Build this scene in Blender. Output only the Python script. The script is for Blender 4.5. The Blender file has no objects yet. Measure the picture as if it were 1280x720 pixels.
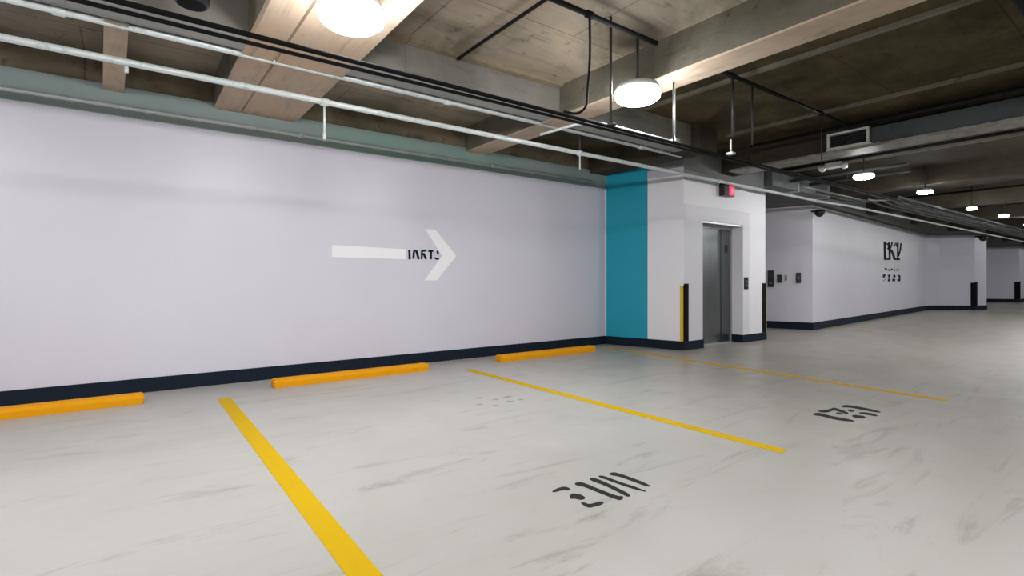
import bpy, bmesh, math, random
from mathutils import Vector, Matrix
random.seed(7)
C = bpy.context.scene.collection
S = bpy.context.scene

# ------------------------------------------------------------------ materials
def mat(name, col, rough=.6, metal=0., emit=None, strength=0., spec=.5):
    m = bpy.data.materials.new(name); m.use_nodes = True
    b = m.node_tree.nodes['Principled BSDF']
    b.inputs['Base Color'].default_value = (*col, 1)
    b.inputs['Roughness'].default_value = rough
    b.inputs['Metallic'].default_value = metal
    b.inputs['Specular IOR Level'].default_value = spec
    if emit:
        b.inputs['Emission Color'].default_value = (*emit, 1)
        b.inputs['Emission Strength'].default_value = strength
    return m

class NT:
    def __init__(s, m):
        s.t = m.node_tree; s.b = s.t.nodes['Principled BSDF']
        s.co = s.t.nodes.new('ShaderNodeNewGeometry').outputs['Position']
    def n(s, kind, **kw):
        nd = s.t.nodes.new(kind)
        for k, v in kw.items():
            if k.startswith('i_'): nd.inputs[k[2:].replace('_', ' ')].default_value = v
            else: setattr(nd, k, v)
        return nd
    def l(s, a, b): s.t.links.new(a, b)
    def mapping(s, scale=(1, 1, 1), rot=(0, 0, 0), loc=(0, 0, 0)):
        mp = s.n('ShaderNodeMapping')
        mp.inputs['Scale'].default_value = scale; mp.inputs['Rotation'].default_value = rot
        mp.inputs['Location'].default_value = loc
        s.l(s.co, mp.inputs['Vector']); return mp.outputs[0]
    def noise(s, vec, scale, detail=4, rough=.55, dist=0.):
        nd = s.n('ShaderNodeTexNoise'); nd.inputs['Scale'].default_value = scale
        nd.inputs['Detail'].default_value = detail; nd.inputs['Roughness'].default_value = rough
        nd.inputs['Distortion'].default_value = dist
        s.l(vec, nd.inputs['Vector']); return nd.outputs['Fac']
    def ramp(s, fac, stops):
        nd = s.n('ShaderNodeValToRGB'); cr = nd.color_ramp
        while len(cr.elements) < len(stops): cr.elements.new(.5)
        for e, (p, c) in zip(cr.elements, stops):
            e.position = p; e.color = (*c, 1) if not isinstance(c, float) else (c, c, c, 1)
        s.l(fac, nd.inputs[0]); return nd.outputs[0]
    def mix(s, a, b, fac, mode='MIX'):
        nd = s.n('ShaderNodeMix', data_type='RGBA', blend_type=mode)
        if hasattr(fac, 'links'): s.l(fac, nd.inputs[0])
        else: nd.inputs[0].default_value = fac
        for v, i in ((a, 6), (b, 7)):
            if hasattr(v, 'links'): s.l(v, nd.inputs[i])
            else: nd.inputs[i].default_value = (*v, 1)
        return nd.outputs[2]
    def bump(s, h, st, dist=.02):
        nd = s.n('ShaderNodeBump'); nd.inputs['Strength'].default_value = st
        nd.inputs['Distance'].default_value = dist
        s.l(h, nd.inputs['Height']); s.l(nd.outputs[0], s.b.inputs['Normal'])

def concrete_ceiling(name, base, dark, warm, board=(1, 0), lo=.32, joints=.75):
    m = mat(name, base, .85, spec=.25); t = NT(m)
    v = t.mapping()
    big = t.noise(v, 1.1, 5, .6, .6)
    c = t.ramp(big, [(.32, dark), (.5, base), (.7, warm)])
    st = t.mapping((1.0, 6.0, 6.0) if board[0] else (6.0, 1.0, 6.0))
    s = t.noise(st, 1.6, 6, .65, 1.2)
    c = t.mix(c, t.ramp(s, [(.30, .5), (.45, 1.0), (.62, 1.12)]), .5, 'MULTIPLY')
    sp = t.noise(v, 7.0, 8, .7, .4)
    c = t.mix(c, t.ramp(sp, [(lo, .35), (lo + .1, 1.0)]), .7, 'MULTIPLY')
    # formwork sheet joints
    br = t.n('ShaderNodeTexBrick'); br.offset = .5
    for k, val in (('Scale', 1.0), ('Mortar Size', .008), ('Mortar Smooth', .3), ('Brick Width', 2.4), ('Row Height', 1.22)):
        br.inputs[k].default_value = val
    br.inputs['Color1'].default_value = (1, 1, 1, 1); br.inputs['Color2'].default_value = (.78, .8, .8, 1)
    br.inputs['Mortar'].default_value = (.42, .4, .38, 1)
    t.l(t.mapping(loc=(.35, .2, 0)), br.inputs['Vector'])
    c = t.mix(c, br.outputs['Color'], joints, 'MULTIPLY')
    t.l(c, t.b.inputs['Base Color']); t.bump(sp, .5, .02)
    return m

def floor_material():
    m = mat('polished_concrete_floor', (.6, .59, .56), .4, spec=.26); t = NT(m)
    v = t.mapping()
    cloud = t.noise(v, .55, 5, .55, .8)
    c = t.ramp(cloud, [(.3, (.41, .403, .373)), (.55, (.452, .447, .425)), (.75, (.482, .477, .457))])
    # long trowel / tyre streaks, mostly running along the aisle and drifting
    sv = t.mapping((.55, 3.2, 1), rot=(0, 0, math.radians(14)))
    stv = t.noise(sv, 1.5, 7, .68, 1.4)
    c = t.mix(c, t.ramp(stv, [(.30, (.62, .6, .57)), (.44, (1., 1., 1.)), (.7, (1.03, 1.03, 1.04))]), .75, 'MULTIPLY')
    fine = t.noise(t.mapping((1, 2.2, 1), rot=(0, 0, .5)), 9, 6, .7, 1.0)
    c = t.mix(c, t.ramp(fine, [(.27, (.72, .7, .66)), (.38, (1., 1., 1.))]), .42, 'MULTIPLY')
    # floor colour is dimmed and browned further down the drive aisle
    sx = t.n('ShaderNodeSeparateXYZ'); t.l(t.co, sx.inputs[0])
    mr = t.n('ShaderNodeMapRange', interpolation_type='SMOOTHSTEP')
    mr.inputs['From Min'].default_value = 3.0; mr.inputs['From Max'].default_value = 6.3
    ad = t.n('ShaderNodeMath', operation='MULTIPLY_ADD'); ad.inputs[1].default_value = -.45
    t.l(sx.outputs['Y'], ad.inputs[0]); t.l(sx.outputs['X'], ad.inputs[2])
    ad2 = t.n('ShaderNodeMath', operation='ADD'); t.l(ad.outputs[0], ad2.inputs[0])
    mu = t.n('ShaderNodeMath', operation='MULTIPLY'); mu.inputs[1].default_value = 3.0
    t.l(cloud, mu.inputs[0]); t.l(mu.outputs[0], ad2.inputs[1])
    t.l(ad2.outputs[0], mr.inputs['Value'])
    fm = t.n('ShaderNodeMath', operation='MULTIPLY'); fm.inputs[1].default_value = 1.
    t.l(mr.outputs[0], fm.inputs[0])
    c = t.mix(c, (.79, .755, .70), fm.outputs[0], 'MULTIPLY')
    t.l(c, t.b.inputs['Base Color'])
    r = t.ramp(t.noise(v, 2.2, 5, .6, .5), [(.3, .30), (.7, .44)])
    t.l(r, t.b.inputs['Roughness'])
    t.bump(t.noise(v, 3.5, 4, .5), .06, .01)
    return m

def wall_paint(name, col, rough=.55, green=False):
    m = mat(name, col, rough, spec=.5); t = NT(m)
    a = t.noise(t.mapping(), .7, 3, .5)
    lo = tuple(x * .975 for x in col); hi = tuple(min(1, x * 1.03) for x in col)
    c = t.ramp(a, [(.3, lo), (.7, hi)])
    if green:   # noise patches mixed towards green
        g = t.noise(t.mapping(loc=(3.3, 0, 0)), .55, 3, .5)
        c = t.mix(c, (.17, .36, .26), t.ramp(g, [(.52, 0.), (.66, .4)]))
    t.l(c, t.b.inputs['Base Color'])
    t.bump(t.noise(t.mapping(), 60, 3, .5), .05, .003)
    return m

def worn(name, col, dark, rough=.5, sc=9, lo=.3, metal=0., spec=.5):
    m = mat(name, col, rough, metal, spec=spec); t = NT(m)
    a = t.noise(t.mapping(), sc, 6, .65, .4)
    t.l(t.ramp(a, [(lo, dark), (lo + .12, col)]), t.b.inputs['Base Color'])
    return m

def brushed(name, col, rough=.35):
    m = mat(name, col, rough, 1.); t = NT(m)
    a = t.noise(t.mapping((30, 30, .8)), 3, 4, .6)
    t.l(t.ramp(a, [(.3, tuple(x * .85 for x in col)), (.7, tuple(min(1, x * 1.12) for x in col))]), t.b.inputs['Base Color'])
    return m

M = dict(
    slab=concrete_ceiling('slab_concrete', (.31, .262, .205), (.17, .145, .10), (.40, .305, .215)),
    slabd=concrete_ceiling('dark_slab_concrete', (.082, .064, .029), (.038, .03, .013), (.13, .10, .05)),  # darker copy of the slab; weaker light painted into the far bays
    slab2=concrete_ceiling('upper_wall_concrete', (.25, .20, .14), (.12, .095, .06), (.33, .25, .17)),
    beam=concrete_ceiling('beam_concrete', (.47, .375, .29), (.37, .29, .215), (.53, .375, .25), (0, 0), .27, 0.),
    bside=concrete_ceiling('beam_side_concrete', (.17, .155, .12), (.11, .10, .075), (.22, .195, .15), (0, 0), .3, 0.),  # beam concrete darkened; shade on the upright faces is in the colour
    bgside=concrete_ceiling('grey_beam_side_concrete', (.19, .18, .16), (.14, .13, .11), (.23, .215, .19), (1, 0), .26, .3),  # grey beam's sides, shaded by colour in the same way
    slabf=concrete_ceiling('sooty_far_slab_concrete', (.045, .037, .024), (.025, .02, .013), (.07, .055, .033)),  # darkest slab copy; the far ceiling's lack of light is in its colour
    beamd=concrete_ceiling('dark_beam_concrete', (.065, .055, .038), (.04, .033, .022), (.09, .072, .048), (0, 0), .3, 0.),  # beam copy darkened to paint in the dim far ceiling
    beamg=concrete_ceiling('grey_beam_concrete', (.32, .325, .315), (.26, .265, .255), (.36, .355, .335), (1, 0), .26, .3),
    floor=floor_material(),
    wall=wall_paint('white_lavender_paint', (.71, .70, .79), .36),
    wallP=wall_paint('lift_surround_paint', (.80, .79, .84), .45),
    wallL=wall_paint('white_lift_paint', (.93, .92, .965), .45),
    wallS=wall_paint('pale_grey_paint', (.74, .73, .79), .42),
    wall2=wall_paint('grey_white_paint', (.55, .54, .59), .4),
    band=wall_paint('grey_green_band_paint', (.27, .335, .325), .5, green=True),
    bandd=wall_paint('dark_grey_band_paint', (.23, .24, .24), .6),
    teal=wall_paint('teal_paint', (.008, .37, .52), .5),
    base=worn('navy_rubber_base', (.007, .014, .027), (.014, .024, .034), .65, 6, .25, 0., .2),
    stop=worn('amber_stop_paint', (.78, .34, .003), (.66, .28, .004), .65, 8, .28, 0., .15),
    stripe=worn('yellow_line_paint', (.60, .385, .002), (.54, .34, .008), .7, 14, .25, 0., .12),
    stripe2=worn('amber_line_paint', (.62, .34, .008), (.46, .28, .05), .7, 10, .33, 0., .15),
    blackp=worn('black_stencil_paint', (.004, .006, .006), (.05, .055, .052), .85, 25, .24),
    navyp=mat('dark_blue_lettering', (.006, .010, .02), .8, spec=.2),
    whitep=mat('white_arrow_paint', (.97, .975, 1.), .35),
    steel=brushed('brushed_steel', (.23, .245, .25), .36),
    steeld=brushed('brushed_steel_dark', (.16, .17, .175), .4),
    steell=mat('pale_steel_header', (.5, .51, .53), .35, .6),
    galvd=worn('dull_galvanised_steel', (.20, .21, .21), (.13, .14, .14), .5, 16, .32, .35),  # galvanised copy darkened for the far bundle; weak light put into the colour
    galv=worn('galvanised_steel', (.50, .53, .54), (.38, .42, .42), .42, 16, .32, .35),
    condw=worn('pale_painted_conduit', (.66, .71, .71), (.5, .56, .56), .38, 18, .35, .15),
    ductd=worn('dark_duct_metal', (.062, .068, .072), (.045, .05, .052), .55, 4, .35, .3),
    duct=worn('grey_duct_metal', (.16, .175, .18), (.12, .13, .135), .5, 4, .35, .3),
    black=mat('black_pipe_paint', (.006, .006, .008), .7, spec=.2),
    rubber=mat('black_rubber', (.005, .005, .006), .8, spec=.15),
    rod=mat('dark_strut_steel', (.05, .05, .05), .5, .4),
    yellow=mat('yellow_rubber', (.75, .50, .01), .5),
    plastic=mat('white_plastic', (.75, .76, .75), .35),
    blackpl=mat('black_plastic', (.012, .013, .016), .3),
    housing=mat('white_enamel_housing', (.6, .6, .6), .4),
    lens=mat('lit_diffuser', (.9, .9, .9), .4, emit=(.985, .99, 1.), strength=22.),
    red=mat('red_lit_display', (.2, .01, .02), .4, emit=(1., .03, .08), strength=.13),
    redhot=mat('red_lit_characters', (.3, .02, .03), .4, emit=(1., .10, .20), strength=.5),
    louvre=mat('light_grille_enamel', (.62, .63, .60), .45),
    dark=mat('dark_void', (.01, .01, .01), .9),
    flange=worn('pale_flange_steel', (.26, .25, .215), (.17, .16, .135), .5, 6, .4, .2),
    hole=mat('floor_anchor_marks', (.33, .31, .255), .7),
)

# ------------------------------------------------------------------ mesh helpers
def bx(bm, x0, x1, y0, y1, z0, z1, bev=0.):
    r = bmesh.ops.create_cube(bm, size=1)
    vs = r['verts']
    bmesh.ops.scale(bm, vec=(x1 - x0, y1 - y0, z1 - z0), verts=vs)
    bmesh.ops.translate(bm, vec=((x0 + x1) / 2, (y0 + y1) / 2, (z0 + z1) / 2), verts=vs)
    if bev:
        es = list({e for v in vs for e in v.link_edges})
        bmesh.ops.bevel(bm, geom=es, offset=bev, segments=2, affect='EDGES', profile=.6)
    return bm
def prism(bm, pts, lo, hi, axis='z', f=None):
    """extrude a polygon; axis z: pts (x,y); y: pts (x,z); x: pts (y,z); f: custom map(u,v,w)"""
    g = f or dict(z=lambda u, v, w: (u, v, w), y=lambda u, v, w: (u, w, v), x=lambda u, v, w: (w, u, v))[axis]
    a = [bm.verts.new(g(u, v, lo)) for u, v in pts]; b = [bm.verts.new(g(u, v, hi)) for u, v in pts]
    fs = [bm.faces.new(a[::-1]), bm.faces.new(b)]
    n = len(pts)
    for i in range(n): fs.append(bm.faces.new((a[i], a[(i + 1) % n], b[(i + 1) % n], b[i])))
    bmesh.ops.recalc_face_normals(bm, faces=fs)
    return bm
def smooth_path(pts, it=3):
    pts = [Vector(p) for p in pts]
    for _ in range(it):
        q = [pts[0]]
        for a, b in zip(pts, pts[1:]): q += [a.lerp(b, .25), a.lerp(b, .75)]
        pts = q + [pts[-1]]
    return pts
def tube(bm, pts, r, n=10):
    pts = [Vector(p) for p in pts]; rings = []
    up = Vector((0, 0, 1))
    for i, p in enumerate(pts):
        d = (pts[min(i + 1, len(pts) - 1)] - pts[max(i - 1, 0)]).normalized()
        u = d.cross(up)
        if u.length < .05: u = d.cross(Vector((0, 1, 0)))
        u.normalize(); v = d.cross(u).normalized()
        rings.append([bm.verts.new(p + (u * math.cos(t) + v * math.sin(t)) * r) for t in [2 * math.pi * k / n for k in range(n)]])
    for a, b in zip(rings, rings[1:]):
        for k in range(n):
            f = bm.faces.new((a[k], a[(k + 1) % n], b[(k + 1) % n], b[k])); f.smooth = True
    bm.faces.new(rings[0][::-1]); bm.faces.new(rings[-1])
    bmesh.ops.recalc_face_normals(bm, faces=bm.faces[:])
    return bm
def lathe(bm, prof, n=40, c=(0, 0, 0)):
    rings = []
    for r, z in prof:
        if r < 1e-5: rings.append([bm.verts.new((c[0], c[1], c[2] + z))])
        else: rings.append([bm.verts.new((c[0] + r * math.cos(2 * math.pi * k / n), c[1] + r * math.sin(2 * math.pi * k / n), c[2] + z)) for k in range(n)])
    for a, b in zip(rings, rings[1:]):
        for k in range(n):
            q = [a[k % len(a)], a[(k + 1) % len(a)], b[(k + 1) % len(b)], b[k % len(b)]]
            q = list(dict.fromkeys(q))
            if len(q) > 2:
                f = bm.faces.new(q); f.smooth = True
    bmesh.ops.recalc_face_normals(bm, faces=bm.faces[:])
    return bm
def obj(name, bm, m, parent=None, loc=None):
    me = bpy.data.meshes.new(name); bm.to_mesh(me); bm.free()
    for q in (m if isinstance(m, tuple) else (m,)): me.materials.append(M[q])
    if isinstance(m, tuple):
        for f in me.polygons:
            if abs(f.normal.z) < .5: f.material_index = 1  # upright faces take the darker material with shade in its colour
    o = bpy.data.objects.new(name, me); C.objects.link(o)
    if parent: o.parent = parent
    if loc: o.location = loc
    return o
def B(): return bmesh.new()
def box(*a, **k): return bx(B(), *a, **k)
def thing(name, label, cat, loc=(0, 0, 0), group=None, rz=0):
    o = bpy.data.objects.new(name, None); C.objects.link(o); o.location = loc; o.rotation_euler.z = rz
    o.empty_display_size = .1
    return tag(o, label, cat, group)
def tag(o, label, cat, group=None):
    o['label'] = label; o['category'] = cat
    if group: o['group'] = group
    return o
def struct(name, bm, m, parent=None, label=None):
    o = obj(name, bm, m, parent)
    if not parent: o['kind'] = 'structure'
    if label: o['label'] = label
    return o
def copy_thing(o, loc, label, rz=None):
    r = o.copy(); C.objects.link(r); r.location = loc; r['label'] = label
    if rz is not None: r.rotation_euler.z = rz
    for ch in list(o.children):
        c = ch.copy(); C.objects.link(c); c.parent = r
        for g in list(ch.children):
            d = g.copy(); C.objects.link(d); d.parent = c
    return r

EXPO = 2.4
JOIST = [(-.213, 6.5), (-.045, 6.5), (-.005, 4.74), (-.150, 4.74)]
# lettering outlines in metres
NUMA = [[[(1.851, 2.134), (1.876, 2.142), (1.9, 2.146), (1.919, 2.146), (1.934, 2.143), (1.944, 2.137), (1.95, 2.128), (1.951, 2.115), (1.95, 2.099), (1.94, 2.088), (1.929, 2.091), (1.92, 2.096), (1.914, 2.104), (1.904, 2.11), (1.889, 2.113), (1.871, 2.113), (1.855, 2.117), (1.842, 2.124)], [(1.884, 2.03), (1.898, 2.04), (1.91, 2.046), (1.915, 2.045), (1.92, 2.043), (1.923, 2.041), (1.926, 2.038), (1.928, 2.034), (1.931, 2.029), (1.936, 2.02), (1.941, 2.009), (1.941, 1.992), (1.937, 1.971), (1.922, 1.957), (1.907, 1.958), (1.896, 1.962), (1.891, 1.973), (1.886, 1.981), (1.883, 1.987), (1.881, 1.99), (1.878, 1.993), (1.875, 1.995), (1.87, 1.997), (1.865, 1.998), (1.866, 2.004), (1.869, 2.015)], [(1.877, 1.939), (1.885, 1.931), (1.889, 1.921), (1.891, 1.908), (1.895, 1.899), (1.903, 1.894), (1.914, 1.892), (1.925, 1.891), (1.937, 1.889), (1.949, 1.888), (1.96, 1.886), (1.968, 1.88), (1.973, 1.872), (1.963, 1.862), (1.945, 1.858), (1.93, 1.856), (1.918, 1.858), (1.907, 1.86), (1.896, 1.862), (1.885, 1.863), (1.874, 1.864), (1.866, 1.869), (1.862, 1.879), (1.86, 1.891), (1.863, 1.909), (1.868, 1.929)]],
[[(2.025, 2.141), (2.04, 2.142), (2.053, 2.141), (2.061, 2.132), (2.067, 2.118), (2.07, 2.095), (2.072, 2.067), (2.073, 2.038), (2.075, 2.009), (2.077, 1.981), (2.079, 1.953), (2.081, 1.927), (2.083, 1.907), (2.085, 1.893), (2.087, 1.885), (2.089, 1.878), (2.092, 1.872), (2.097, 1.869), (2.103, 1.867), (2.104, 1.862), (2.102, 1.853), (2.091, 1.843), (2.077, 1.838), (2.067, 1.835), (2.061, 1.837), (2.056, 1.84), (2.053, 1.846), (2.051, 1.852), (2.049, 1.861), (2.047, 1.874), (2.045, 1.894), (2.042, 1.919), (2.04, 1.946), (2.038, 1.974), (2.036, 2.001), (2.034, 2.03), (2.032, 2.057), (2.029, 2.079), (2.023, 2.093), (2.016, 2.101), (2.013, 2.113), (2.013, 2.128)], [(2.146, 2.143), (2.158, 2.139), (2.167, 2.132), (2.17, 2.118), (2.173, 2.102), (2.174, 2.081), (2.174, 2.057), (2.174, 2.033), (2.172, 2.008), (2.17, 1.982), (2.168, 1.955), (2.165, 1.93), (2.163, 1.908), (2.162, 1.892), (2.161, 1.88), (2.156, 1.865), (2.148, 1.847), (2.136, 1.837), (2.128, 1.841), (2.123, 1.848), (2.124, 1.859), (2.125, 1.875), (2.126, 1.895), (2.129, 1.92), (2.131, 1.946), (2.133, 1.971), (2.134, 1.996), (2.134, 2.019), (2.134, 2.042), (2.132, 2.063), (2.13, 2.079), (2.126, 2.092), (2.128, 2.109), (2.132, 2.13)]],
[[(2.212, 2.138), (2.223, 2.134), (2.23, 2.128), (2.234, 2.117), (2.237, 2.101), (2.24, 2.079), (2.241, 2.053), (2.243, 2.025), (2.246, 1.993), (2.251, 1.958), (2.258, 1.919), (2.26, 1.877), (2.261, 1.835), (2.251, 1.827), (2.239, 1.859), (2.228, 1.894), (2.222, 1.932), (2.217, 1.967), (2.213, 1.998), (2.211, 2.025), (2.209, 2.051), (2.207, 2.073), (2.204, 2.088), (2.2, 2.099), (2.2, 2.113), (2.203, 2.129)]],
[[(2.293, 2.129), (2.309, 2.129), (2.322, 2.127), (2.33, 2.118), (2.336, 2.103), (2.34, 2.078), (2.343, 2.048), (2.345, 2.017), (2.346, 1.986), (2.347, 1.957), (2.348, 1.929), (2.344, 1.897), (2.338, 1.864), (2.326, 1.855), (2.317, 1.875), (2.311, 1.898), (2.31, 1.926), (2.309, 1.954), (2.307, 1.984), (2.305, 2.014), (2.302, 2.044), (2.298, 2.068), (2.292, 2.083), (2.284, 2.092), (2.281, 2.103), (2.28, 2.118)]]]
NUMB = [[[(4.722, 2.037), (4.755, 2.035), (4.78, 2.03), (4.791, 2.018), (4.796, 2.002), (4.792, 1.98), (4.783, 1.955), (4.774, 1.929), (4.769, 1.899), (4.771, 1.864), (4.778, 1.826), (4.772, 1.783), (4.76, 1.738), (4.729, 1.727), (4.702, 1.757), (4.682, 1.79), (4.675, 1.827), (4.673, 1.86), (4.677, 1.89), (4.685, 1.915), (4.694, 1.94), (4.697, 1.961), (4.692, 1.976), (4.681, 1.988), (4.682, 2.004), (4.69, 2.024)]],
[[(4.868, 2.055), (4.906, 2.051), (4.936, 2.045), (4.955, 2.033), (4.978, 2.026), (5.008, 2.023), (5.042, 2.024), (5.074, 2.025), (5.096, 2.021), (5.1, 2.01), (5.093, 1.995), (5.083, 1.979), (5.073, 1.961), (5.062, 1.942), (5.051, 1.921), (5.027, 1.895), (4.996, 1.867), (4.964, 1.855), (4.955, 1.868), (4.953, 1.883), (4.963, 1.904), (4.973, 1.923), (4.983, 1.94), (4.992, 1.956), (4.999, 1.97), (4.995, 1.981), (4.974, 1.985), (4.942, 1.984), (4.909, 1.983), (4.881, 1.986), (4.858, 1.994), (4.84, 2.005), (4.835, 2.022), (4.837, 2.042)], [(4.922, 1.936), (4.939, 1.929), (4.95, 1.919), (4.944, 1.904), (4.934, 1.886), (4.913, 1.878), (4.897, 1.885), (4.886, 1.895), (4.891, 1.91), (4.902, 1.928)]],
[[(5.217, 2.011), (5.255, 2.009), (5.286, 2.004), (5.303, 1.993), (5.314, 1.976), (5.319, 1.952), (5.318, 1.922), (5.316, 1.891), (5.313, 1.86), (5.31, 1.827), (5.307, 1.794), (5.291, 1.757), (5.268, 1.719), (5.238, 1.709), (5.221, 1.734), (5.211, 1.762), (5.214, 1.794), (5.216, 1.826), (5.218, 1.856), (5.22, 1.887), (5.22, 1.916), (5.216, 1.94), (5.204, 1.956), (5.188, 1.967), (5.182, 1.981), (5.185, 1.998)], [(5.113, 1.918), (5.132, 1.913), (5.145, 1.905), (5.136, 1.888), (5.12, 1.87), (5.093, 1.86), (5.073, 1.866), (5.061, 1.874), (5.07, 1.89), (5.086, 1.908)]],
[[(5.085, 1.819), (5.11, 1.809), (5.129, 1.796), (5.136, 1.78), (5.141, 1.763), (5.141, 1.747), (5.139, 1.73), (5.126, 1.71), (5.106, 1.688), (5.08, 1.679), (5.066, 1.69), (5.058, 1.703), (5.059, 1.719), (5.058, 1.735), (5.054, 1.751), (5.047, 1.767), (5.049, 1.787), (5.059, 1.809)], [(4.929, 1.815), (4.955, 1.81), (4.973, 1.801), (4.977, 1.788), (4.982, 1.776), (4.986, 1.766), (4.991, 1.757), (4.983, 1.744), (4.966, 1.728), (4.933, 1.717), (4.908, 1.718), (4.89, 1.721), (4.885, 1.73), (4.881, 1.74), (4.876, 1.752), (4.871, 1.764), (4.88, 1.782), (4.896, 1.803)]]]
ART= [[[(3.047, 1.537), (3.073, 1.538), (3.073, 1.559), (3.047, 1.558)], [(3.047, 1.552), (3.053, 1.429), (3.086, 1.431), (3.079, 1.555)]], [[(3.139, 1.438), (3.15, 1.547), (3.119, 1.549), (3.108, 1.44)], [(3.122, 1.542), (3.173, 1.541), (3.174, 1.563), (3.123, 1.563)], [(3.152, 1.547), (3.17, 1.488), (3.187, 1.431), (3.22, 1.44), (3.203, 1.497), (3.184, 1.557)]], [[(3.239, 1.56), (3.235, 1.437), (3.264, 1.437), (3.268, 1.56)], [(3.243, 1.539), (3.324, 1.544), (3.323, 1.57), (3.242, 1.564)], [(3.268, 1.5), (3.297, 1.506), (3.292, 1.527), (3.263, 1.521)], [(3.264, 1.504), (3.302, 1.434), (3.333, 1.448), (3.295, 1.518)]], [[(3.35, 1.541), (3.429, 1.544), (3.429, 1.572), (3.35, 1.569)], [(3.373, 1.556), (3.373, 1.439), (3.408, 1.44), (3.408, 1.557)]], [[(3.476, 1.558), (3.485, 1.532), (3.482, 1.513), (3.513, 1.511), (3.516, 1.536), (3.507, 1.567)], [(3.442, 1.452), (3.473, 1.435), (3.519, 1.436), (3.519, 1.462), (3.48, 1.46), (3.458, 1.474)]]]
BIG = [[[(5.949, 2.329), (5.989, 1.766), (6.251, 1.775), (6.21, 2.343)], [(6.16, 2.236), (6.379, 2.255), (6.439, 2.164), (6.327, 2.115), (6.492, 2.094), (6.633, 2.168), (6.523, 2.296), (6.16, 2.288)], [(6.119, 1.767), (6.536, 1.778), (6.536, 1.83), (6.119, 1.818)]], [[(6.468, 2.331), (6.553, 1.78), (6.775, 1.789), (6.689, 2.345)], [(6.701, 2.074), (6.962, 2.269), (7.026, 2.355), (6.855, 2.356), (6.797, 2.275), (6.541, 2.084)], [(6.669, 2.087), (6.923, 1.962), (7.095, 1.798), (7.372, 1.824), (7.188, 1.997), (6.917, 2.129)]], [[(7.218, 2.207), (7.413, 2.333), (7.466, 2.222), (7.635, 2.241), (7.413, 2.377), (7.069, 2.222)], [(7.536, 2.373), (7.536, 1.831), (7.749, 1.836), (7.749, 2.383)], [(7.185, 1.791), (7.92, 1.805), (7.926, 1.867), (7.191, 1.852)], [(7.971, 2.372), (7.878, 2.155), (7.646, 1.935), (7.825, 1.927), (8.064, 2.153), (8.161, 2.376)]]]
MID = [[[(6.034, 1.499), (6.28, 1.446), (6.371, 1.477), (6.123, 1.529)]], [[(6.423, 1.457), (6.72, 1.426), (6.778, 1.462), (6.479, 1.493)], [(6.778, 1.471), (6.996, 1.463), (7.025, 1.501), (6.807, 1.51)]], [[(7.086, 1.482), (7.237, 1.437), (7.354, 1.464), (7.201, 1.509)]], [[(7.488, 1.446), (7.784, 1.481), (7.724, 1.517), (7.43, 1.483)]]]
LOW = [[[(5.852, 1.31), (5.876, 1.222), (6.086, 1.227), (6.062, 1.316)], [(5.935, 1.295), (6.179, 1.274), (6.224, 1.311), (5.978, 1.331)], [(5.88, 1.116), (5.912, 1.107), (6.148, 1.171), (6.115, 1.18)]], [[(6.498, 1.253), (6.754, 1.3), (6.659, 1.337), (6.405, 1.29)], [(6.593, 1.323), (6.466, 1.198), (6.605, 1.188), (6.734, 1.313)], [(6.428, 1.108), (6.64, 1.099), (6.687, 1.178), (6.474, 1.186)]], [[(7.055, 1.259), (7.323, 1.261), (7.323, 1.314), (7.055, 1.313)], [(7.256, 1.297), (7.078, 1.215), (7.209, 1.196), (7.389, 1.278)], [(6.95, 1.112), (7.279, 1.102), (7.312, 1.183), (6.983, 1.192)]], [[(7.642, 1.262), (7.923, 1.263), (7.923, 1.318), (7.642, 1.316)], [(7.782, 1.29), (7.782, 1.123), (7.971, 1.123), (7.971, 1.291)], [(7.606, 1.11), (7.904, 1.1), (7.942, 1.176), (7.642, 1.185)]]]

# ------------------------------------------------------------------ dimensions (metres)
SLAB = 3.37; BB = 3.02; WY = 6.5; TOPW = 2.87
# ------------------------------------------------------------------ room shell
struct('floor', box(-9, 48, -12, 9, -.2, 0), 'floor', label='light grey polished concrete floor')
struct('ceiling', box(-9, 4.12, -12, 9, SLAB, SLAB + .2), 'slab', label='board-marked brown concrete ceiling slab')
struct('ceiling', box(8.6, 48, -12, 9, SLAB, SLAB + .2), 'slabf', label='ceiling slab beyond the duct, coloured darker for the dim light')
struct('ceiling', box(4.12, 8.6, -12, 9, SLAB, SLAB + .2), 'slabd', label='concrete ceiling slab of the far bays, dim light put into its colour')
struct('wall_main', box(-9, 6.93, WY, WY + .3, 0, 3.08), 'wall', label='long pale lavender-white painted wall')
struct('wall_main_upper', box(-9, 7.0, WY + .01, WY + .3, 3.08, SLAB), 'slab2', label='raw brown concrete above the painted wall')
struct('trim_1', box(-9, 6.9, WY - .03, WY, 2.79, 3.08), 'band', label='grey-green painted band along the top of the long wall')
struct('wall_left', box(-9.2, -9, -12, 9, 0, SLAB), 'wall2')
struct('wall_back', box(-9, 48, -12.2, -12, 0, SLAB), 'wall2')
struct('wall_far', box(48, 48.2, -12, 9, 0, SLAB), 'wall2')

# lift block: white shaft walls standing forward of the long wall, recess for the lift door
bm = B()
prism(bm, [(6.9, 6.5), (7.28, 5.13), (7.8, 5.13), (7.8, 5.40), (9.06, 5.40), (9.06, 5.13), (9.88, 5.13), (9.88, 8.8), (6.9, 8.8)], 0, 2.16)
prism(bm, [(6.9, 6.5), (7.28, 5.13), (9.88, 5.13), (9.88, 8.8), (6.9, 8.8)], 2.16, TOPW)
struct('wall_lift', bm, 'wallL', label='white painted block around the lift')
bm = prism(B(), [(6.93, 6.5), (7.30, 5.15), (9.87, 5.15), (9.87, 8.8), (6.93, 8.8)], TOPW, SLAB)
struct('trim_2', bm, 'bandd', label='dark grey painted band above the lift')
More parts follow.
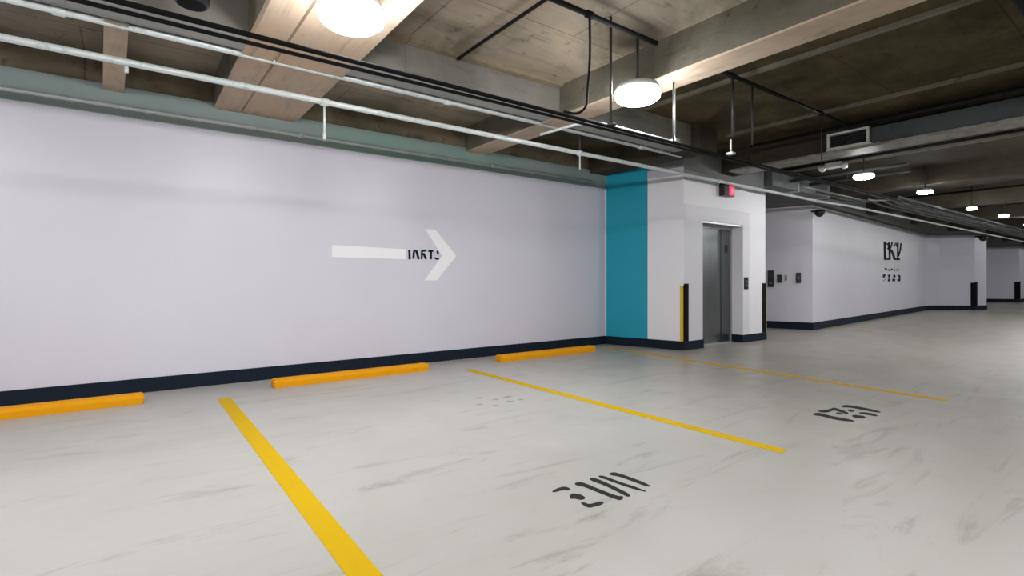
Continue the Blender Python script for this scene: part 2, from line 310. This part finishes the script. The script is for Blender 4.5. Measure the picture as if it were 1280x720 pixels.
# slightly greyer surround around the opening
bm = B()
bx(bm, 7.30, 7.80, 5.122, 5.13, .14, 2.40); bx(bm, 9.06, 9.28, 5.122, 5.13, .14, 2.40); bx(bm, 7.80, 9.06, 5.122, 5.13, 2.16, 2.40)
struct('trim_3', bm, 'wallP', label='light grey surround panel around the lift opening')

# wall beyond the lift: short return, long slanted face, then alcove and columns
W3A = Vector((12.61, 5.45, 0)); W3B = Vector((24.5, 6.49, 0))
W3poly = [(11.9, 8.8), (11.95, 7.6), (12.61, 5.45), (24.5, 6.49), (24.5, 8.8)]
struct('wall_sign', prism(B(), W3poly, 0, TOPW), 'wallS', label='white slanted wall carrying the level lettering')
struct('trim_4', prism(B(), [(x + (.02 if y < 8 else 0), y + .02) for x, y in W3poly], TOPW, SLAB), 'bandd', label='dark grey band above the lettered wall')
struct('wall_corridor', box(9.88, 11.95, 8.5, 8.8, 0, SLAB), 'wall2')
bm = prism(B(), [(24.5, 8.8), (24.52, 6.49), (25.1, 6.25), (26.0, 5.39), (26.74, 5.20), (27.05, 5.9), (27.05, 8.8)], 0, TOPW)
struct('wall_column', bm, 'wall', label='white painted wall pier beyond the lettered wall')
bm = prism(B(), [(24.5, 8.8), (24.54, 6.51), (25.12, 6.27), (26.02, 5.41), (26.72, 5.22), (27.03, 5.92), (27.03, 8.8)], TOPW, SLAB)
struct('trim_5', bm, 'bandd')
bm = prism(B(), [(27.05, 8.8), (27.05, 7.3), (36.0, 7.0), (36.73, 5.88), (48, 5.9), (48, 8.8)], 0, TOPW)
struct('wall_end', bm, 'wall', label='farthest white wall with a projecting pier')
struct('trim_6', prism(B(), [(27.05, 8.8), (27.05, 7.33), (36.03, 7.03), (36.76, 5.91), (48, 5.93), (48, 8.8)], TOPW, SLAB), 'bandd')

def skirting(name, pts, h=.14, t=.018, ext=True):
    """rubber base that follows a wall footprint; room is on the right-hand side of the walk"""
    P = [Vector(p) for p in pts]; out = []
    for i, p in enumerate(P):
        ns = []
        for a, b in ((i - 1, i), (i, i + 1)):
            if a >= 0 and b < len(P):
                d = (P[b] - P[a]).normalized(); ns.append(Vector((d.y, -d.x)))
        n = sum(ns, Vector((0, 0))).normalized(); k = t / max(.3, n.dot(ns[0]))
        out.append(p + n * k)
    bm = B()
    prism(bm, [tuple(p) for p in P] + [tuple(p) for p in out[::-1]], 0.0, h)
    return struct(name, bm, 'base')
skirting('baseboard_main', [(-9, 6.5), (6.9, 6.5), (7.28, 5.13), (7.8, 5.13), (7.8, 5.355)], .145)
skirting('baseboard_lift', [(9.06, 5.355), (9.06, 5.13), (9.88, 5.13), (9.88, 8.5)], .14)
skirting('baseboard_sign', [(11.95, 8.4), (11.95, 7.6), (12.61, 5.45), (24.5, 6.49), (25.1, 6.25), (26.0, 5.39), (26.74, 5.20), (27.05, 5.9), (27.05, 7.3)], .17)
skirting('baseboard_end', [(27.08, 7.3), (36.0, 7.0), (36.73, 5.88), (48, 5.9)], .17)

# teal paint in the corner (2 mm of paint on the angled side of the lift block)
d = Vector((7.28 - 6.9, 5.13 - 6.5)).normalized(); nrm = Vector((d.y, -d.x))
if nrm.x > 0: nrm = -nrm
a = Vector((6.9, 6.5)) + d * .02; b = Vector((7.114, 5.728))
def shaft(z0, z1, m, name):
    bm = B(); q = [a, b, b + nrm * .004, a + nrm * .004]
    prism(bm, [tuple(v) for v in q], z0, z1); return obj(name, bm, m)
o = shaft(.145, 3.12, 'teal', 'painted_panel')
tag(o, 'teal painted vertical stripe filling the wall corner left of the lift', 'wall paint')
bm = prism(B(), [tuple(b), (7.28, 5.13), tuple(Vector((7.28, 5.13)) + nrm * .003), tuple(b + nrm * .003)], TOPW, 3.0)
struct('trim_7', bm, 'wall2')

# ------------------------------------------------------------------ lift door
bm = B(); bx(bm, 7.802, 9.058, 5.40, 5.41, 0, .02)
dr = bpy.data.objects.new('door_1', None); C.objects.link(dr); dr['kind'] = 'structure'; dr['label'] = 'stainless steel two-panel lift door in its recess'
obj('door_frame', bx(bx(bx(B(), 7.802, 7.86, 5.35, 5.39, 0, 2.16), 9.03, 9.058, 5.33, 5.39, 0, 2.16), 7.86, 9.03, 5.34, 5.39, 2.08, 2.159), 'steell', dr)
obj('door_panel', box(7.86, 8.74, 5.372, 5.398, .012, 2.08, bev=.003), 'steel', dr)
p = obj('door_panel', box(8.75, 9.03, 5.362, 5.396, .012, 2.08, bev=.003), 'steeld', dr)
p['label'] = 'narrow darker steel door panel with badge'
bm = prism(B(), [(8.855, 1.80), (8.955, 1.80), (8.955, 1.70), (8.905, 1.63), (8.855, 1.70)], 5.354, 5.362, 'y')
obj('badge', bm, 'blackpl', p)
obj('threshold', box(7.83, 9.05, 5.30, 5.398, 0, .011), 'steell', dr)
bm.free() if False else None
obj('header_plate', box(7.802, 9.058, 5.135, 5.339, 2.125, 2.159), 'steell', dr)

cb = thing('lift_call_button', 'small black call button plate on the wall just right of the lift door', 'call button', (9.16, 5.122, 1.09))
obj('plate', box(-.065, .065, -.015, 0, -.11, .11, bev=.004), 'blackpl', cb)
obj('button', lathe(B(), [(0, .008), (.018, .008), (.02, 0), (.02, -.004)], 20), 'steel', cb).matrix_local = Matrix.Translation((0, -.015, .03)) @ Matrix.Rotation(math.radians(90), 4, 'X')
obj('button', lathe(B(), [(0, .008), (.018, .008), (.02, 0), (.02, -.004)], 20), 'steel', cb).matrix_local = Matrix.Translation((0, -.015, -.04)) @ Matrix.Rotation(math.radians(90), 4, 'X')

# red lit sign over the lift
sg = thing('lit_sign', 'small black box sign glowing red above the lift door', 'sign', (8.455, 5.122, 2.72))
obj('sign_housing', box(-.16, .16, -.10, 0, -.10, .13, bev=.006), 'blackpl', sg)
obj('sign_bracket', box(-.03, .03, -.07, -.03, .13, .17), 'rod', sg)
obj('display', box(-.02, .145, -.106, -.10, -.085, .09), 'red', sg)
bm = B(); bx(bm, .03, .11, -.111, -.106, -.01, .012); bx(bm, .058, .082, -.111, -.106, -.06, .045)
obj('lit_character', bm, 'redhot', sg)

# ------------------------------------------------------------------ corner guards
def guard(loc, label, d1, d2, y1=True, y2=False, h0=.145, h1=1.09, w=.12, c2='yellow', w2=None):
    """two rubber strips meeting at a corner; d1,d2 unit directions away from the corner along the two walls"""
    t = thing('corner_guard', label, 'corner guard', loc, 'rubber corner guards on the wall corners')
    d1 = Vector(d1).normalized(); d2 = Vector(d2).normalized(); th = .018
    n1 = -d2; n2 = -d1
    def strip(dd, nn, z0, z1, m, nm):
        s = nn * .0015; q = [s, s + dd * w, s + dd * w * .9 + nn * th, s + nn * th]
        obj(nm, prism(B(), [tuple(v) for v in q], z0, z1), m, t)
    w1 = w
    strip(d1, (n1 - d1 * n1.dot(d1)).normalized(), h0, h1, 'rubber', 'black_strip')
    w = w2 or w
    strip(d2, (n2 - d2 * n2.dot(d2)).normalized(), h0, h1 - .04, c2, 'yellow_strip' if c2 == 'yellow' else 'black_strip')
    if True:
        c = (n1 + n2); obj('nosing', prism(B(), [tuple(v) for v in (c * .001, n1 * th, c * th * .9, n2 * th)], h0, h1 - .03), 'yellow' if y2 else 'rubber', t)
    return t
guard((7.28, 5.13, 0), 'black and yellow corner guard on the wall corner left of the lift door', (1, 0), (-.27, .963), w2=.06)
guard((9.88, 5.13, 0), 'black and yellow corner guard on the wall corner right of the lift door', (-1, 0), (0, 1), y2=True)
guard((26.0, 5.39, 0), 'black corner guard on the white pier past the lettered wall', (1, -.25), (-.6, .57), h0=.17, w=.15, c2='rubber')
guard((36.73, 5.88, 0), 'farthest black corner guard, on the pier at the right edge', (1, .002), (-.4, .6), h0=.17, w=.2, c2='rubber')

# ------------------------------------------------------------------ ceiling structure
def cbeam(x0, x1, label, m=('beam', 'bside'), z0=3.02, y0=-12, y1=6.5, groove=None, y1b=None):
    if groove:
        pts = [(x0, z0 + .02), (x0 + .02, z0), (groove - .012, z0), (groove, z0 + .02), (groove + .012, z0), (x1 - .02, z0), (x1, z0 + .02), (x1, SLAB + .01), (x0, SLAB + .01)]
    else:
        pts = [(x0, z0 + .012), (x0 + .012, z0), (x1 - .012, z0), (x1, z0 + .012), (x1, SLAB + .01), (x0, SLAB + .01)]
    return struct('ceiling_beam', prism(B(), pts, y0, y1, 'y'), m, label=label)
# cross beams, long wall towards the camera
bm = B()
top = [(-.215, 6.5), (-.03, 6.5), (-.03 + .075 * 2.4, 6.5 - 2.4 * 1.0), (-.215 + .04 * 2.4, 6.5 - 2.4 * 1.0)]
prism(bm, JOIST, 3.02, SLAB + .01); struct('ceiling_beam', bm, ('beam', 'bside'), label='narrow concrete joist at the upper left')
cbeam(.74, 1.60, 'wide concrete beam over the nearest round light', groove=1.0)
cbeam(3.95, 4.30, 'concrete beam beside the second round light')
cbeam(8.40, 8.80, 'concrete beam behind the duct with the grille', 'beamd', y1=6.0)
for x in (-4.3, ): cbeam(x, x + .4, 'concrete beam', 'beam')
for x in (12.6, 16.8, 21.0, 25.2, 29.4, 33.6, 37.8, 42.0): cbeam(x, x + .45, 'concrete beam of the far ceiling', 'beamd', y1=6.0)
# the lengthwise beam the pipes follow
pts = [(4.43, 3.05), (4.45, 3.03), (4.71, 3.03), (4.73, 3.05), (4.73, SLAB + .01), (4.43, SLAB + .01)]
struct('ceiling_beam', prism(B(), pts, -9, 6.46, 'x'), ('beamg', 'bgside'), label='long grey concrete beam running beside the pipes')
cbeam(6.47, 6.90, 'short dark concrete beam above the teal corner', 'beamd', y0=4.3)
# little formwork lips under the slab
bm = B(); bx(bm, 5.30, 5.36, -12, 4.4, SLAB - .035, SLAB + .01); struct('trim_8', bm, 'bside')
bm = B(); bx(bm, 7.30, 7.36, -12, 4.4, SLAB - .035, SLAB + .01); struct('trim_9', bm, 'bside')
bm = B(); bx(bm, -9, 3.93, 4.34, 4.43, SLAB - .04, SLAB + .01); struct('trim_10', bm, 'slab2')
bm = B(); bx(bm, -9, 3.93, 5.55, 5.62, SLAB - .04, SLAB + .01); struct('trim_11', bm, 'slab2')
for i, x in enumerate((10.7, 14.9, 19.1, 23.3)):
    struct('trim_%d' % (12 + i), box(x, x + .08, -12, 5.1, SLAB - .05, SLAB + .01), 'bside')

# ------------------------------------------------------------------ pipes and cables
def pipe(name, pts, r, m, label, cat='pipe', group=None, couplings=(), cm=None, n=10):
    o = obj(name, tube(B(), pts, r, n), m); tag(o, label, cat, group)
    for c in couplings:
        a = Vector(c[0]); dd = Vector(c[1]).normalized()
        obj('coupling', tube(B(), [a - dd * .035, a + dd * .035], r * 1.35, 12), cm or m, o)
    return o
X = (1, 0, 0)
pipe('wall_conduit', [(-9, 6.44, 2.868), (6.55, 6.44, 2.868)], .022, 'galv', 'galvanised conduit running along the grey band at the wall top', 'conduit', couplings=[((x, 6.44, 2.868), X) for x in (-2.2, 1.63, 4.4)])
c1 = pipe('pale_conduit', [(-9, 4.80, 3.035), (6.75, 4.80, 3.035)], .027, 'condw', 'upper pale conduit along the far edge of the grey beam', 'conduit', couplings=[((x, 4.80, 3.035), X) for x in (-.4, 2.7, 5.8)])
c2 = pipe('pale_conduit', [(-9, 4.95, 2.82), (11.9, 4.95, 2.82), (13.0, 4.86, 2.82), (48, 4.86, 2.82)], .027, 'condw', 'lower pale conduit crossing the whole picture in front of the lift block', 'conduit', couplings=[((x, 4.95, 2.82), X) for x in (-1.5, 1.47, 4.77, 8.0, 11.6)])
pipe('conduit_drop', [(1.47, 4.95, 2.80), (1.47, 4.95, 2.49)], .011, 'condw', 'thin pale stub hanging from the lower conduit, right of the wide beam', 'conduit', couplings=[((1.47, 4.95, 2.50), (0, 0, 1))])
pipe('conduit_drop', [(4.77, 4.95, 3.10), (4.77, 4.95, 2.845)], .012, 'rod', 'thin dark hanger over the lower conduit left of the teal corner', 'hanger')
pipe('conduit_drop', [(4.77, 4.95, 2.795), (4.77, 4.95, 2.60)], .011, 'condw', 'thin pale stub hanging from the lower conduit, left of the teal corner', 'conduit')
pipe('conduit_drop', [(-.02, 4.95, 2.79), (-.02, 4.95, 2.74)], .014, 'condw', 'short pale stub below the lower conduit at the narrow joist', 'conduit')
CY, CZ = 3.02, 2.432
pipe('black_cable', [(-9, CY, CZ + .012), (2.2, CY, CZ + .012), (9, CY, CZ + .01), (20, CY, CZ + .01), (47, CY, CZ)], .0155, 'black', 'thick black cable sagging under the lights, uppermost of the pair', 'cable', n=8)
pipe('black_cable', [(-9, CY - .01, CZ - .037), (.8, CY, CZ - .030), (2.2, CY, CZ - .020), (6, CY, CZ - .018), (20, CY, CZ - .02)], .012, 'black', 'thinner black cable just below the thick one', 'cable', n=8)
pipe('bright_conduit', [(3.0, 3.62, 2.47), (3.05, 3.2, 2.47), (3.16, 3.08, 2.472), (3.35, 3.06, 2.472), (4.28, 3.06, 2.472)], .012, 'condw', 'short bright conduit lying along the black cable below the second light', 'conduit')
pipe('black_pipe', [(1.64, 2.93, 3.25), (3.76, 2.93, 3.25)], .022, 'black', 'black sprinkler pipe between the two near beams', couplings=[((2.93, 2.93, 3.25), X)])
rod_at = (3.72, 2.93)
pipe('black_pipe', [(4.315, 2.93, 3.25), (7.83, 2.93, 3.25)], .022, 'black', 'black sprinkler pipe from the second beam to the grille duct', couplings=[((4.99, 2.93, 3.25), X), ((7.0, 2.93, 3.25), X)])
pipe('black_pipe', [(7.86, 4.33, 3.25), (7.86, -11, 3.25)], .024, 'black', 'black pipe running across above the grille duct', couplings=[((7.86, 2.93, 3.25), (0, 1, 0))])
pipe('black_pipe', [(2.60, 4.42, 3.33), (2.60, -11, 3.33)], .016, 'black', 'thin black pipe crossing the ceiling bay between the two lights', couplings=[((2.60, 4.38, 3.33), (0, 1, 0))])
pipe('black_pipe', [(.2, .79, 3.1), (12, .79, 3.1)], .038, 'black', 'thick dark pipe at the top right corner')
pipe('cable_drop', smooth_path([(2.93, 2.93, 3.23), (2.935, 2.93, 3.0), (2.95, 2.95, 2.85), (2.92, 2.95, 2.62), (2.93, 2.96, 2.53), (2.86, 2.99, 2.462), (2.72, 3.0, 2.462)]), .010, 'black', 'black cable dropping from the sprinkler pipe and curving onto the cable run', 'cable')
def rod(x, y, z0, z1, m, label, r=.008, foot=None):
    o = obj('hanger_rod', tube(B(), [(x, y, z0), (x, y, z1)], r, 8), m); tag(o, label, 'hanger', None)
    if foot: obj('clamp', box(x - .03, x + .03, y - .035, y + .035, z0 - .012, z0 + .012, bev=.004), m, o)
    return o
rod(3.27, 3.02, 2.46, SLAB, 'rod', 'dark hanger rod just left of the second light', .012, True)
rod(4.20, 3.06, 2.487, 3.02, 'condw', 'pale hanger rod right of the second light', .007, True)
rod(4.13, 3.02, 2.46, 3.02, 'rod', 'dark hanger rod right of the second light', .010)
rod(4.99, 2.93, 2.62, 3.225, 'rod', 'thick dark strut hanging from the black pipe past the second beam', .017)
rod(4.99, 2.95, 2.455, 2.60, 'condw', 'short pale end piece below the thick dark strut', .010, True)
rod(5.37, 2.93, 2.60, 3.225, 'rod', 'thin dark strut right of the thick one', .010)
rod(7.02, 2.93, 2.62, 3.225, 'rod', 'thin dark rod hanging beside the white grille', .006)

# bundle of conduits over the far aisle
for i, (y, z, x0, r, m) in enumerate(((4.55, 2.88, 12.0, .025, 'galvd'), (4.40, 2.90, 11.0, .02, 'galvd'), (4.22, 2.88, 10.0, .022, 'galvd'), (4.08, 2.97, 13.6, .03, 'duct'), (4.05, 2.86, 12.6, .02, 'galvd'), (4.66, 2.98, 15.0, .03, 'duct'))):
    lab = ['galvanised conduit nearest the lettered wall', 'galvanised conduit second from the lettered wall', 'galvanised conduit starting before the far lights with a kink', 'thick grey pipe above the conduit bundle', 'galvanised conduit on the light side of the bundle', 'thick grey pipe over the far end of the bundle'][i]
    P = [(x0, y + .28, z), (12.9, y + .28, z), (13.5, y + .02, z + .05), (14.1, y, z), (47.5, y, z)] if m == 'galvd' else [(x0, y, z), (47.5, y, z)]
    pipe('galvanised_conduit' if m == 'galvd' else 'grey_pipe', P, r, m, lab, 'conduit' if m == 'galvd' else 'pipe')
for i, (x, y0, y1, z) in enumerate(((10.4, 3.0, 4.9, 3.08), (11.2, 3.2, 4.9, 3.10), (14.0, 1.5, 4.6, 3.16))):
    pipe('cross_conduit', [(x, y0, z), (x, y1, z)], .03, 'ductd', ['galvanised conduit crossing over before the far lights', 'galvanised conduit crossing over between the far lights, behind the first', 'galvanised conduit crossing the ceiling beyond the fourth light'][i], 'conduit')

for i, x in enumerate((10.15, 13.6, 16.1)):
    pipe('black_pipe', [(x, 4.9, 3.27), (x, -8, 3.27)], .025, 'black', ['black pipe crossing the ceiling between the third and fourth lights', 'black pipe crossing the ceiling just beyond the fourth light', 'farthest black pipe crossing the ceiling near the fifth light'][i])
# ducts
dk = obj('air_duct', box(9.9, 12.31, 5.0, 5.4, 2.96, 3.29, bev=.008), 'duct'); tag(dk, 'grey sheet metal duct running from the lift block to the right', 'duct')
for x in (10.9, 12.28): obj('flange', box(x, x + .035, 4.975, 5.425, 2.93, 3.32, bev=.004), 'galv', dk)
dg = thing('air_duct', 'grey duct hung under the ceiling, ending in a white framed grille', 'duct', (8.18, 2.75, 2.985))
obj('duct_body', box(-.15, .16, -12.0, 0, 0, .22, bev=.006), 'ductd', dg)
obj('support_angle', box(-.20, .2, -13.0, 2.0, -.045, -.012, bev=.003), 'flange', dg)
gr = obj('grille_frame', bx(bx(bx(bx(B(), -.22, -.165, -.02, .50, 0, .028), -.22, -.165, -.02, .50, .20, .228), -.22, -.165, -.02, .01, .028, .20), -.22, -.165, .47, .50, .028, .20), 'louvre', dg)
bm = B()
for k in range(5):
    z = .045 + k * .034; prism(bm, [(-.205, z), (-.175, z + .02), (-.175, z + .024), (-.205, z + .004)], .01, .47, 'y')
obj('blades', bm, 'ductd', gr)
obj('grille_box', box(-.163, -.155, -.01, .49, .01, .22), 'dark', gr)
obj('bottom_lip', box(-.25, -.16, -.05, .50, -.010, .0), 'louvre', gr)

def straps(o, spots, m='rod'):
    for x, y, z in spots: obj('hanger_strap', tube(B(), [(x, y, z), (x, y, SLAB - .001)], .006, 6), m, o)
for o in list(C.objects):
    if o.name.startswith('cross_conduit'):
        x = {0: (10.4, 4.2, 3.08), 1: (11.2, 4.2, 3.10), 2: (14.0, 3.0, 3.16)}[int(o.name[-1]) if '.' in o.name else 0]; straps(o, [x])
    if o.name == 'black_pipe.005': straps(o, [(10.15, y, 3.27) for y in (4.3, 1.5)])
    if o.name == 'black_pipe.006': straps(o, [(13.6, y, 3.27) for y in (4.3, 1.5)])
    if o.name == 'black_pipe.002': straps(o, [(7.86, y, 3.25) for y in (4.0, 1.2)])
    if o.name == 'air_duct': straps(o, [(x, 5.2, 3.28) for x in (10.4, 11.8)])
# twin head emergency light, ceiling dome, cameras
em = thing('emergency_light', 'white twin-head emergency light under the ceiling beyond the grille', 'emergency light', (9.05, 3.58, 2.97))
obj('body', box(-.07, .07, -.12, .12, -.03, .05, bev=.01), 'plastic', em)
obj('stem', tube(B(), [(0, 0, .05), (0, 0, .40)], .012), 'rod', em)
for s in (-1, 1):
    h = obj('lamp_head', lathe(B(), [(0, -.03), (.04, -.03), (.055, .02), (.05, .045), (0, .05)], 20), 'plastic', em)
    h.matrix_local = Matrix.Translation((-.05, s * .16, -.03)) @ Matrix.Rotation(math.radians(-60), 4, 'Y')
cd = thing('ceiling_speaker', 'dark round can fitting under the ceiling at the top left', 'ceiling speaker', (.34, 4.12, SLAB))
obj('can', lathe(B(), [(0, 0), (.10, 0), (.11, -.02), (.11, -.32), (.095, -.35), (0, -.35)], 28), 'blackpl', cd)
obj('mesh_cover', lathe(B(), [(0, -.365), (.06, -.363), (.088, -.352)], 28), 'rubber', cd)
def camera_dome(loc, label, s=1.):
    t = thing('security_camera', label, 'security camera', loc)
    obj('bracket', box(-.02 * s, .02 * s, -.0, .175 * s, .0, .04 * s), 'blackpl', t)
    obj('camera_body', lathe(B(), [(0, .03 * s), (.10 * s, .03 * s), (.11 * s, -.03 * s), (.075 * s, -.09 * s), (.04 * s, -.12 * s), (0, -.125 * s)], 24), 'blackpl', t)
    return t
camera_dome((12.56, 5.28, 2.70), 'black dome security camera on the corner of the lettered wall', 1.0)
camera_dome((26.0, 5.15, 2.78), 'small black dome camera at the top of the far white pier', 1.3)

# ------------------------------------------------------------------ lights
def light(loc, label, k=1., kz=1.):
    t = thing('round_ceiling_light', label, 'ceiling light', loc, 'round lights in a row under the ceiling')
    sc = lambda pr: [(a * k, b * kz) for a, b in pr]
    obj('housing', lathe(B(), sc([(0, .10), (.06, .10), (.07, .075), (.185, .06), (.200, .035), (.200, .008), (.195, .006), (.19, .006)]), 40), 'housing', t)
    obj('diffuser', lathe(B(), sc([(.200, .006), (.205, -.02), (.198, -.055), (.165, -.080), (.10, -.09), (0, -.093)]), 40), 'lens', t)
    obj('stem', tube(B(), [(0, 0, .098 * kz), (0, 0, SLAB - .001 - loc[2])], .012, 10), 'rod', t)
    return t
LZ = 2.87
names = {1: 'nearest and largest of the lit round ceiling lights, at the top left', 2: 'second lit round ceiling light, beside the concrete beam', 3: 'third lit round ceiling light, right of the twin-head fitting',
         4: 'fourth lit round ceiling light, left of the two far ones', 5: 'fifth lit round ceiling light, small and far', 6: 'sixth and smallest lit round ceiling light at the far right'}
t1 = light((1.15, 3.29, LZ), names[1])
t1.children  # the first hangs straight from the wide beam
for ch in t1.children:
    if ch.name.startswith('stem'):
        ch.data = ch.data.copy(); ch.data.transform(Matrix.Translation((0, 0, .098)) @ Matrix.Diagonal((1, 1, .10, 1)) @ Matrix.Translation((0, 0, -.098)))
t2 = light((3.745, 3.13, LZ), names[2])
far = light((9.73, 3.41, LZ), names[3], .72, .6)
light((12.42, 3.31, LZ), names[4], .62, .55)
light((16.17, 3.41, LZ), names[5], .46, .5)
light((18.68, 3.28, LZ), names[6], .5, .5)
off = 'unseen round ceiling light placed outside the picture'
for x, y in [(-1.6, 3.3), (-4.9, 3.3), (22.2, 3.3), (27.5, 3.3), (32, 3.3), (37.5, 3.3), (43, 3.3)]: copy_thing(far if x > 0 else t2, (x, y, LZ), 'lit round ceiling light cut off by the right edge of the picture' if x == 22.2 else off)
for x in (-5.2, -2.2, .6, 2.6, 26, 35): copy_thing(t2, (x, -.9, LZ), off)  # unseen lamp row behind the camera, moved close to brighten wall and floor
for x, y in ((9.2, .3), (12.3, .8), (15.6, 1.2), (19.5, 1.5)): copy_thing(t2, (x, y, LZ), off)  # unseen lamps added beyond the right edge to brighten the far floor
for x in (-5, 1, 7, 14): copy_thing(t2, (x, -7.5, LZ), off)

# ------------------------------------------------------------------ floor markings
def flat(name, polys, m, z=.0025, parent=None):
    bm = B()
    for p in polys: prism(bm, p, .0003, z)
    return obj(name, bm, m, parent)
def line(x0, x1, y0, y1, w, m, label, wob=0):
    pts = [(x0 - w / 2, y0), (x0 + w / 2, y0), (x1 + w / 2, y1), (x1 - w / 2, y1)]
    return tag(flat('parking_line', [pts], m), label, 'parking line', 'painted lines between the bays')
line(.735, .735, 5.70, 1.55, .115, 'stripe', 'nearest yellow bay line, running from the wall to the bottom edge')
line(3.485, 3.525, 5.68, 1.70, .10, 'stripe', 'middle yellow bay line between the two stencilled bay numbers')
line(6.55, 6.27, 6.12, 1.50, .095, 'stripe2', 'amber bay line that starts at the teal corner')
line(13.42, 13.2, 5.48, 4.45, .12, 'stripe', 'short far yellow line at the foot of the lettered wall')
def stop(x0, x1, label):
    L = (x1 - x0) / 2
    bm = prism(B(), [(-.075, 0), (.075, 0), (.075, .055), (.055, .088), (-.055, .088), (-.075, .055)], -L, L, 'x')
    bmesh.ops.bevel(bm, geom=[e for e in bm.edges if abs(e.verts[0].co.x - e.verts[1].co.x) < 1e-4], offset=.012, segments=2, affect='EDGES')
    return tag(obj('wheel_stop', bm, 'stop', None, ((x0 + x1) / 2, 5.98, 0)), label, 'wheel stop', 'yellow wheel stops along the long wall')
stop(-1.72, .11, 'yellow wheel stop cut off by the left edge')
stop(1.23, 3.06, 'yellow wheel stop left of the middle bay line')
stop(4.17, 6.05, 'yellow wheel stop nearest the teal corner')
NUM = thing('bay_number', 'black stencilled bay number painted on the floor, the nearer and larger one', 'floor number', (0, 0, 0), 'stencilled bay numbers')
for g in NUMA: flat('digit', g, 'blackp', .002, NUM)
NUM2 = thing('bay_number', 'faded black stencilled bay number painted on the floor beyond the middle bay line', 'floor number', (0, 0, 0), 'stencilled bay numbers')
for g in NUMB: flat('digit', g, 'blackp', .002, NUM2)
bm = B()
for (x, y, r) in ((2.74, 4.23, .035), (2.83, 4.10, .03), (2.89, 3.95, .04), (2.99, 4.12, .045), (2.69, 3.90, .03), (2.60, 4.02, .03), (3.02, 3.95, .03)):
    a0 = random.random(); pts = [(x + r * (1.5 if k % 2 else .9) * math.cos(a0 + k * math.pi / 5), y + r * .7 * (1.2 if k % 3 else .7) * math.sin(a0 + k * math.pi / 5)) for k in range(10)]
    prism(bm, pts, .0003, .0012)
tag(obj('floor_stain', bm, 'hole'), 'small cluster of faint brown spots on the floor of the middle bay', 'stain')['kind'] = 'stuff'

# ------------------------------------------------------------------ wall writing
ar = thing('wall_arrow', 'big white arrow pointing right, painted on the long wall', 'arrow', (0, WY - .001, 0))
def wallpoly(polys, m, name, parent, t=.004):
    bm = B()
    for p in polys: prism(bm, p, -t, 0, 'y')
    return obj(name, bm, m, parent)
wallpoly([[(2.02, 1.437), (3.01, 1.43), (3.01, 1.568), (2.02, 1.585)]], 'whitep', 'shaft', ar)
wallpoly([[(3.305, 1.86), (3.455, 1.86), (3.80, 1.50), (3.485, 1.145), (3.295, 1.145), (3.565, 1.495)]], 'whitep', 'arrowhead', ar)
lt = thing('wall_lettering', 'small dark lettering between the shaft and head of the white arrow', 'lettering', (0, WY - .001, 0))
for g in ART: wallpoly(g, 'navyp', 'letter', lt, .003)
u3 = (W3B - W3A).normalized()
def on3(name, groups, label):
    t = thing(name, label, 'lettering', tuple(W3A), None, math.atan2(u3.y, u3.x))
    for g in groups:
        bm = B()
        for p in g: prism(bm, p, -.006, -.001, 'y')
        obj('letter', bm, 'navyp', t)
on3('wall_lettering', BIG, 'large black lettering on the slanted far wall, topmost line')
on3('wall_lettering', MID, 'thin small line of lettering in the middle of the slanted far wall sign')
on3('wall_lettering', LOW, 'bottom line of black lettering on the slanted far wall')

# devices on the short return wall right of the lift
dn = Vector((12.61 - 11.95, 5.45 - 7.6)).normalized()
ang = math.atan2(dn.y, dn.x)
def dev(px_y, z, w, h, name, label, cat, m='blackpl', dep=.03):
    k = (7.6 - px_y) / 2.15; loc = (11.95 + .66 * k, px_y, z)
    t = thing(name, label, cat, loc, None, ang)
    obj('plate', box(-w / 2, w / 2, -dep, -.001, -h / 2, h / 2, bev=.004), m, t)
    return t
t = dev(6.28, 1.18, .13, .40, 'intercom', 'tall black intercom panel right of the lift block', 'intercom')
obj('screen', box(-.05, .05, -.034, -.03, .04, .15), 'rod', t); obj('button', box(-.025, .025, -.036, -.03, -.12, -.07, bev=.002), 'steel', t)
t = dev(6.10, 1.18, .10, .19, 'card_reader', 'small black card reader beside the intercom panel', 'card reader'); obj('reader_face', box(-.03, .03, -.034, -.03, -.05, .05), 'rod', t)
t = dev(5.97, 1.20, .03, .13, 'wall_switch', 'very narrow black switch right of the card reader', 'switch', dep=.02)
t = dev(5.72, 1.20, .10, .24, 'key_switch', 'black plate standing alone right of the intercom group', 'switch'); obj('key_slot', box(-.015, .015, -.034, -.03, -.03, .03), 'steel', t)

# ------------------------------------------------------------------ world, camera
w = bpy.data.worlds.new('World'); S.world = w; w.use_nodes = True
w.node_tree.nodes['Background'].inputs[0].default_value = (0.02, 0.02, 0.022, 1)
cam = bpy.data.cameras.new('Camera'); co = bpy.data.objects.new('Camera', cam); C.objects.link(co)
cam.sensor_width = 36; cam.lens = 646.7 / 1280 * 36; cam.shift_y = -10 / 1280; cam.clip_start = .05
co.location = (0, 0, 1.15); co.rotation_euler = (math.pi / 2, 0, -(math.pi / 2 - math.radians(53.53)))
S.camera = co
S.view_settings.view_transform = 'Standard'; S.view_settings.look = 'None'; S.view_settings.gamma = 1
S.view_settings.use_curve_mapping = False
S.view_settings.exposure = EXPO
S.cycles.use_denoising = True
S.cycles.max_bounces = 10; S.cycles.diffuse_bounces = 6
S.cycles.sample_clamp_indirect = 8
